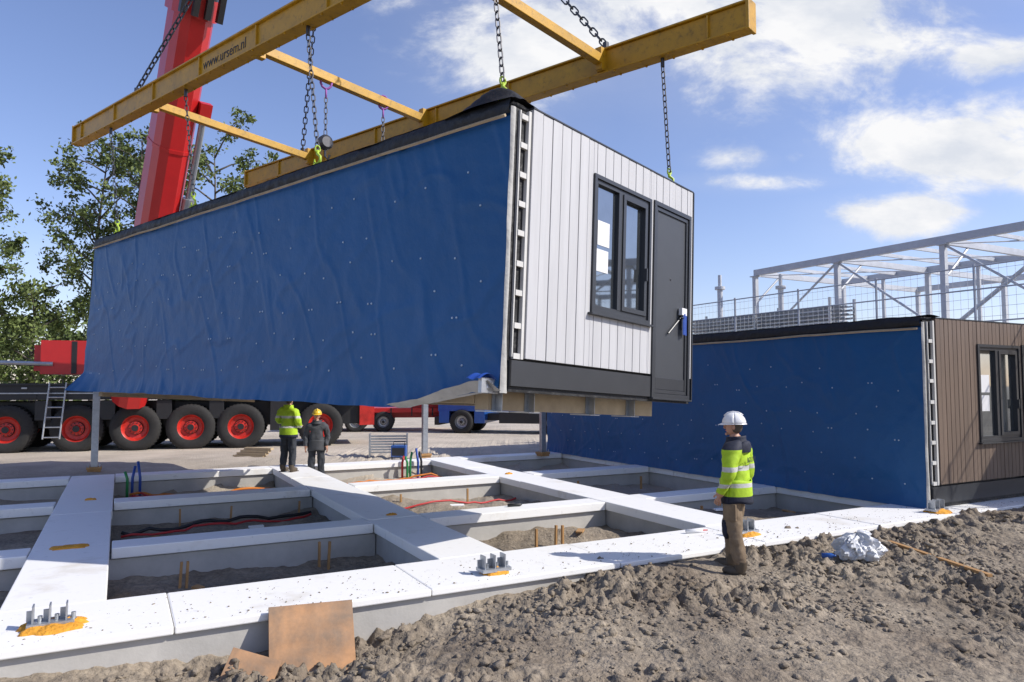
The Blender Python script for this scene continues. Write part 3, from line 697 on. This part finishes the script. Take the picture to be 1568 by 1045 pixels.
# ---------------------------------------------------------------- trees
bark=mat('bark',(.16,.14,.12),.9,var=.5,scale=6); leafm=mat('leaves',(.11,.15,.035),.7,scale=1.2,col2=(.055,.085,.02))
leafl=mat('light_leaves',(.17,.22,.055),.7,var=.4,scale=1.2)
def leaves(centers,radii,num,size,name,parent):
    C=np.repeat(centers,num,axis=0); Rr=np.repeat(radii,num)[:,None]; n=len(C)
    P=C+rng.normal(size=(n,3))*Rr*np.array([.5,.5,.42]); d1=rng.normal(size=(n,3)); d1/=np.linalg.norm(d1,axis=1)[:,None]; d2=np.cross(d1,rng.normal(size=(n,3))); d2/=np.linalg.norm(d2,axis=1)[:,None]
    s=size*rng.uniform(.6,1.3,(n,1)); V=np.stack([P-d1*s,P+d2*s*.55,P+d1*s,P-d2*s*.55],1).reshape(-1,3)
    me=bpy.data.meshes.new(name); me.vertices.add(len(V)); me.vertices.foreach_set('co',V.ravel().astype(np.float32)); me.loops.add(n*4); me.loops.foreach_set('vertex_index',np.arange(n*4,dtype=np.int32)); me.polygons.add(n); me.polygons.foreach_set('loop_start',np.arange(0,n*4,4,dtype=np.int32)); me.update(calc_edges=True)
    me.materials.append(leafm); me.materials.append(leafl); me.polygons.foreach_set('material_index',(rng.rand(n)<.4).astype(np.int32))
    o=bpy.data.objects.new(name,me); S.collection.objects.link(o); o.parent=parent
def tree(x,y,h,r,z0,nl,seed,num=40,size=.12,lean=0):
    rs=random.Random(seed); e=empty('birch_tree',Matrix.Translation((x,y,0))); m=MB(); C=[];Rd=[]
    tr=[Vector((lean*t*t+.25*math.sin(t*4+seed),.2*math.cos(t*5+seed),h*.93*t)) for t in np.linspace(0,1,10)]
    m.tube(tr,[.22*(1-t*.88) for t in np.linspace(0,1,10)],8)
    for k in range(nl):
        f=z0/h+(1-z0/h)*(k+rs.random())/nl; i=min(8,int(f*9)); base=tr[i].lerp(tr[i+1],f*9-i) if i<9 else tr[-1]
        an=k*2.4+rs.random(); prof=math.sin(math.pi*min(1,.18+.82*(1-(f-z0/h)/(1-z0/h+.01))*.95))**.6; ln=r*prof*rs.uniform(.6,1.15)
        up=rs.uniform(.5,1.1); pts=[base+Vector((math.cos(an)*ln*s,math.sin(an)*ln*s,ln*(up*s-.35*s*s))) for s in (0,.33,.66,1)]
        m.tube(pts,[.06,.045,.028,.012],5)
        for s in (.5,.75,1.0):
            b=pts[0].lerp(pts[3],s)+Vector((0,0,ln*(.12 if s<.8 else 0)))
            for j in range(2):
                C.append(b+Vector((rs.gauss(0,.4),rs.gauss(0,.4),rs.gauss(-.1,.4)))); Rd.append(rs.uniform(.3,.62))
                m.tube([b,C[-1]],.012,3,cap=False)
    m.obj('trunk',[bark],e,smooth=True)
    leaves(np.array([c[:] for c in C]),np.array(Rd),num,size,'foliage',e)
tree(-27.3,35,15.6,3.3,1.5,34,1,70)
tree(-23.2,40,16.2,3.1,4.5,28,2,50,lean=.5)
tree(-20.4,39,16.6,2.4,6,20,3,50)
tree(-17.0,41,16.6,2.8,6,24,4,50,lean=-.3)
tree(-14.4,43,16.0,2.2,7,18,5,50,lean=.3)
tree(-25,38,7.5,2.0,1.5,14,8,60)
e=empty('distant_tree_line'); C=[];Rd=[];m=MB()
for k in range(1500):
    x=rng.uniform(-75,90); hmax=(3.5+9.0*float(fbm(np.array([x]),np.array([1.]),.16,3,2)[0])) if x<-30 else 4.2
    y=58+rng.uniform(0,6); z=hmax*rng.rand()**.6; C.append((x,y,z)); Rd.append(rng.uniform(.6,1.3))
    if k%12==0: m.tube([(x,y,0),(x,y,z)],.12,5)
m.obj('trunks',[bark],e); leaves(np.array(C),np.array(Rd),55,.24,'foliage',e)

# ---------------------------------------------------------------- people
skin=mat('skin',(.50,.27,.18),.5,var=.1,scale=20); hair=mat('hair',(.10,.08,.06),.8); boot=mat('boots',(.10,.075,.05),.6); hwhite=mat('white_helmet',(.75,.75,.75),.25,var=.03); hyel=mat('yellow_helmet',(.75,.5,.03),.3,var=.1); eyem=mat('eyes',(.02,.02,.02),.3)
def skinmesh(vs,es,rad,root,sub=2):
    me=bpy.data.meshes.new('tmp'); me.from_pydata(vs,es,[]); ob=bpy.data.objects.new('tmp',me); S.collection.objects.link(ob)
    ob.modifiers.new('s','SKIN')
    if not me.skin_vertices:
        bpy.context.view_layer.objects.active=ob; bpy.ops.mesh.customdata_skin_add()
    sv=me.skin_vertices[0].data
    for i,r in enumerate(rad):
        sv[i].radius=r if hasattr(r,'__len__') else (r,r); sv[i].use_root=(i==root)
    s=ob.modifiers.new('u','SUBSURF'); s.levels=sub; s.render_levels=sub
    dg=bpy.context.evaluated_depsgraph_get(); out=bpy.data.meshes.new_from_object(ob.evaluated_get(dg)); bpy.data.objects.remove(ob); return out
def person(name,loc,yaw,J,jacket,trous,helmet,glove=None,headyaw=0,scale=1.0,bulk=1.1):
    e=empty(name,Matrix.Translation(loc)@Matrix.Rotation(yaw,4,'Z')@Matrix.Scale(scale,4))
    D=dict(pelvis=(0,0,.96),waist=(0,.0,1.10),chest=(0,.01,1.30),ub=(0,.02,1.43),neck=(0,.005,1.52),nh=(0,-.01,1.60))
    for s,n in ((1,'l'),(-1,'r')):
        D.update({n+'sh':(s*.195,.02,1.415),n+'el':(s*.265,.05,1.14),n+'wr':(s*.26,-.05,.90),n+'hd':(s*.26,-.07,.85),n+'hp':(s*.10,0,.88),n+'kn':(s*.12,-.02,.50),n+'an':(s*.125,.02,.10)})
    D.update(J); names=list(D); I={k:i for i,k in enumerate(names)}
    R={'pelvis':(.165*bulk,.13*bulk),'waist':(.168*bulk,.138*bulk),'chest':(.185*bulk,.145*bulk),'ub':(.15*bulk,.115*bulk),'neck':(.065,.065),'nh':(.06,.06)}
    for n in 'lr': R.update({n+'sh':.092*bulk,n+'el':.072*bulk,n+'wr':.055,n+'hd':.03,n+'hp':(.108,.115),n+'kn':.09,n+'an':.078})
    bones=[('pelvis','waist',0),('waist','chest',0),('chest','ub',0),('ub','neck',0),('neck','nh',2)]
    for n in 'lr': bones+=[('ub',n+'sh',0),(n+'sh',n+'el',0),(n+'el',n+'wr',0),(n+'wr',n+'hd',2),('pelvis',n+'hp',1),(n+'hp',n+'kn',1),(n+'kn',n+'an',1)]
    me=skinmesh([D[k] for k in names],[(I[a],I[b]) for a,b,_ in bones],[R[k] for k in names],0,3)
    me.name='body'; me.materials.clear()
    for mm in (jacket,trous,glove or skin): me.materials.append(mm)
    n=len(me.polygons); c=np.zeros(n*3); me.polygons.foreach_get('center',c); c=c.reshape(-1,3); best=np.full(n,9.);mi=np.zeros(n,int)
    for a,b,k in bones:
        A=np.array(D[a]);B=np.array(D[b]);d=B-A;t=np.clip(((c-A)@d)/(d@d),0,1); ds=np.linalg.norm(c-(A+t[:,None]*d),axis=1)-(0.03 if k==1 and a!='pelvis' else 0)
        w=ds<best; best[w]=ds[w]; mi[w]=k
    mi[(c[:,2]>.99)&(mi==1)]=0
    me.polygons.foreach_set('material_index',mi.astype(np.int32)); me.polygons.foreach_set('use_smooth',[True]*n)
    vv=np.zeros(len(me.vertices)*3); me.vertices.foreach_get('co',vv); vv=vv.reshape(-1,3); nn=np.zeros_like(vv).ravel(); me.vertices.foreach_get('normal',nn); nn=nn.reshape(-1,3)
    dsp=(fbm(vv[:,0]*3+vv[:,1]*2,vv[:,2]*2.2+vv[:,0],5,3,13)-.5)*.05; vv=vv+nn*dsp[:,None]; me.vertices.foreach_set('co',vv.ravel()); me.update()
    o=bpy.data.objects.new('body',me); S.collection.objects.link(o); o.parent=e
    m=MB()
    def hem(u,v):
        t=u*2*math.pi; z=1.06-.26*v; k=(1+.03*math.sin(t*5+v*2)+.08*v)*bulk; p=D['pelvis']
        return (p[0]+.182*k*math.cos(t),p[1]+.148*k*math.sin(t),z+p[2]-.96+.01*math.sin(t*3))
    m.grid(hem,36,8)
    def collar(u,v):
        t=u*2*math.pi; r=.095+.02*v+.045*(1-v)**2; return (r*math.cos(t),.01+r*math.sin(t),1.47+.085*v+(.01*math.sin(t)))
    m.grid(collar,24,4)
    o=m.obj('jacket_hem_and_collar',[jacket],e,smooth=True); s=o.modifiers.new('s','SOLIDIFY'); s.thickness=.012
    m=MB()
    for s in 'lr':
        a=D[s+'an']
        m.tube([(a[0],a[1]+.01,.17),(a[0],a[1],.08),(a[0],a[1]-.01,.055)],[.070,.066,.060],12)
        m.ell((a[0],a[1]-.075,.045),(.054,.145,.06),0,14,8); m.box(a[0]-.052,a[0]+.052,a[1]-.21,a[1]+.07,-.012,.014,0)
    m.obj('boots',[boot],e,smooth=True,auto=.8)
    for s,sg in (('l',1),('r',-1)):
        w=Vector(D[s+'wr']);h=Vector(D[s+'hd']); d=(h-w).normalized(); fwd=Vector((0,-1,0)); fwd=(fwd-d*fwd.dot(d)).normalized(); inn=d.cross(fwd); inn=inn if inn.x*sg<0 else -inn
        vs=[w,w+d*.045,w+d*.085];es=[(0,1),(1,2)];rd=[(.028,.024),(.034,.022),(.034,.02)]
        for k,(off,l) in enumerate(((.032,.072),(.011,.08),(-.011,.075),(-.032,.06))):
            b=w+d*.095+fwd*off; i0=len(vs); c1=b+d*l*.45+inn*.008; c2=c1+d*l*.32+inn*.018; c3=c2+d*l*.18+inn*.022
            vs+=[b,c1,c2,c3]; rd+=[.011,.010,.009,.007]; es+=[(2,i0),(i0,i0+1),(i0+1,i0+2),(i0+2,i0+3)]
        i0=len(vs); b=w+d*.03+fwd*.03; vs+=[b,b+fwd*.028+d*.03+inn*.012,b+fwd*.034+d*.062+inn*.022]; rd+=[.014,.012,.009]; es+=[(1,i0),(i0,i0+1),(i0+1,i0+2)]
        hm=skinmesh([v[:] for v in vs],es,rd,0,1); hm.materials.clear(); hm.materials.append(glove or skin); hm.polygons.foreach_set('use_smooth',[True]*len(hm.polygons))
        o=bpy.data.objects.new('hand_'+s,hm); S.collection.objects.link(o); o.parent=e
    hd=empty('head'); hd.parent=e; hd.location=(0,-.02,1.675); hd.rotation_euler=(0,0,headyaw)
    m=MB()
    def head(u,v):
        t=u*2*math.pi; p=v*math.pi; x=.078*math.sin(p)*math.cos(t); y=.098*math.sin(p)*math.sin(t); z=.118*math.cos(p)
        if z<0: x*=1+z*2.2; y=y*(1+z*1.2)-.012*(-z/.118)
        if y<-.06: y=-.06+(y+.06)*.75
        return (x,y,z)
    m.grid(head,28,20)
    m.ell((0,-.093,-.012),(.012,.018,.024),0,10,8); m.ell((0,-.098,-.022),(.016,.014,.011),0,10,8)
    for s in (-1,1): m.ell((s*.077,.005,-.01),(.010,.02,.032),0,8,8); m.ell((s*.03,-.083,.012),(.013,.008,.007),1,8,6); m.ell((s*.03,-.086,.028),(.02,.006,.004),2,8,4)
    m.ell((0,-.084,-.055),(.025,.006,.005),3,10,6); m.ell((0,-.075,-.095),(.025,.02,.018),0,10,6)
    m.ell((0,.022,.0),(.082,.086,.095),2,18,12)
    m.obj('face',[skin,eyem,hair,cabR],hd,smooth=True)
    m=MB(); rx,ry=.112,.135
    def shell(u,v):
        t=u*2*math.pi;p=v*math.pi/2; k=1+.02*math.cos(t*2)*math.sin(p); return (rx*k*math.sin(p)*math.cos(t),.01+ry*k*math.sin(p)*math.sin(t),.03+.125*math.cos(p))
    m.grid(shell,32,12)
    def brim(u,v):
        t=u*2*math.pi; f=max(0,-math.sin(t)); ex=1+v*(.06+.28*f**2); return (rx*ex*math.cos(t)*(1 if f<.1 else 1-.12*v*f),.01+ry*ex*math.sin(t),.03-.012*v-.008*v*f)
    m.grid(brim,32,3)
    m.tube([(0,.01+.10,.125),(0,.01+.05,.155),(0,0.0,.163),(0,-.06,.15),(0,-.10,.115)],.012,6)
    o=m.obj('helmet',[helmet],hd,smooth=True); s=o.modifiers.new('s','SOLIDIFY'); s.thickness=.004
    return e
HV=(.40,.60,.02); NV=(.012,.016,.035); SV=(.55,.55,.52)
jk1=ramp_mat('hivis_jacket',[(0,NV),(.88,HV),(.98,SV),(1.03,HV),(1.17,SV),(1.22,HV),(1.41,NV)])
tr1=mat('work_trousers',(.25,.18,.11),.85,scale=9,bump=.5,bscale=22,dist=.012,col2=(.15,.105,.065))
w1=person('worker_in_hivis_jacket',(2.60,8.5,.0),math.radians(-128),{'lan':(.165,.10,.10),'ran':(-.155,-.13,.10),'rkn':(-.15,-.11,.5),'lkn':(.15,.03,.5),'lel':(.285,.04,1.15),'lwr':(.265,-.08,.92),'lhd':(.26,-.10,.87)},jk1,tr1,hwhite,headyaw=.35)
m=MB()
def hood(u,v):
    t=u*math.pi*2; p=v*math.pi/2; return (.15*math.cos(t)*math.sin(p+.15),.13+.075*math.sin(t)*math.sin(p+.15)-.04*v,1.38+.13*math.cos(p)+.02*n1(u*6,2,9))
m.grid(hood,24,8)
nav=mat('navy_fabric',NV,.8,bump=.4,bscale=20); m.obj('hood',[nav,nav],w1,smooth=True)
cu=bpy.data.curves.new('back_print','FONT'); cu.body='BOUW'; cu.size=.085; cu.extrude=.001; cu.align_x='CENTER'; cu.materials.append(nav)
t=bpy.data.objects.new('back_print',cu); S.collection.objects.link(t); t.parent=w1; t.location=(0,.187,1.27); t.rotation_euler=(math.pi/2,0,math.pi)
m=MB(); m.ell((.15,-.06,.5),(.078,.05,.11),0); m.ell((-.15,-.185,.5),(.078,.05,.11),0); m.obj('knee_pads',[nav],w1,smooth=True)
m=MB(); m.box(.205,.235,-.07,.08,.62,.80,0); m.box(.2355,.24,-.06,.07,.74,.79,0); m.obj('thigh_pocket',[tr1],w1,bevel=.01)
jk2=ramp_mat('hivis_vest',[(0,NV),(.86,HV),(1.02,SV),(1.07,HV),(1.25,SV),(1.30,HV)])
tr2=mat('dark_trousers',(.03,.035,.045),.8)
xw,yw=ab(3.52,17.6)
person('worker_in_hivis_vest',(xw,yw,.125),math.radians(160),{'lel':(.30,.02,1.18),'lwr':(.18,-.2,1.12),'lhd':(.14,-.24,1.13),'rel':(-.29,.03,1.16),'rwr':(-.2,-.18,1.05),'rhd':(-.17,-.22,1.04)},jk2,tr2,hwhite)
jk3=mat('dark_grey_jacket',(.055,.058,.065),.75,bump=.5,bscale=18,dist=.01)
person('worker_in_dark_jacket',(-4.9,18.3,-.28),math.radians(12),{'lwr':(.24,-.08,.92),'rwr':(-.24,-.08,.92)},jk3,tr2,hyel)
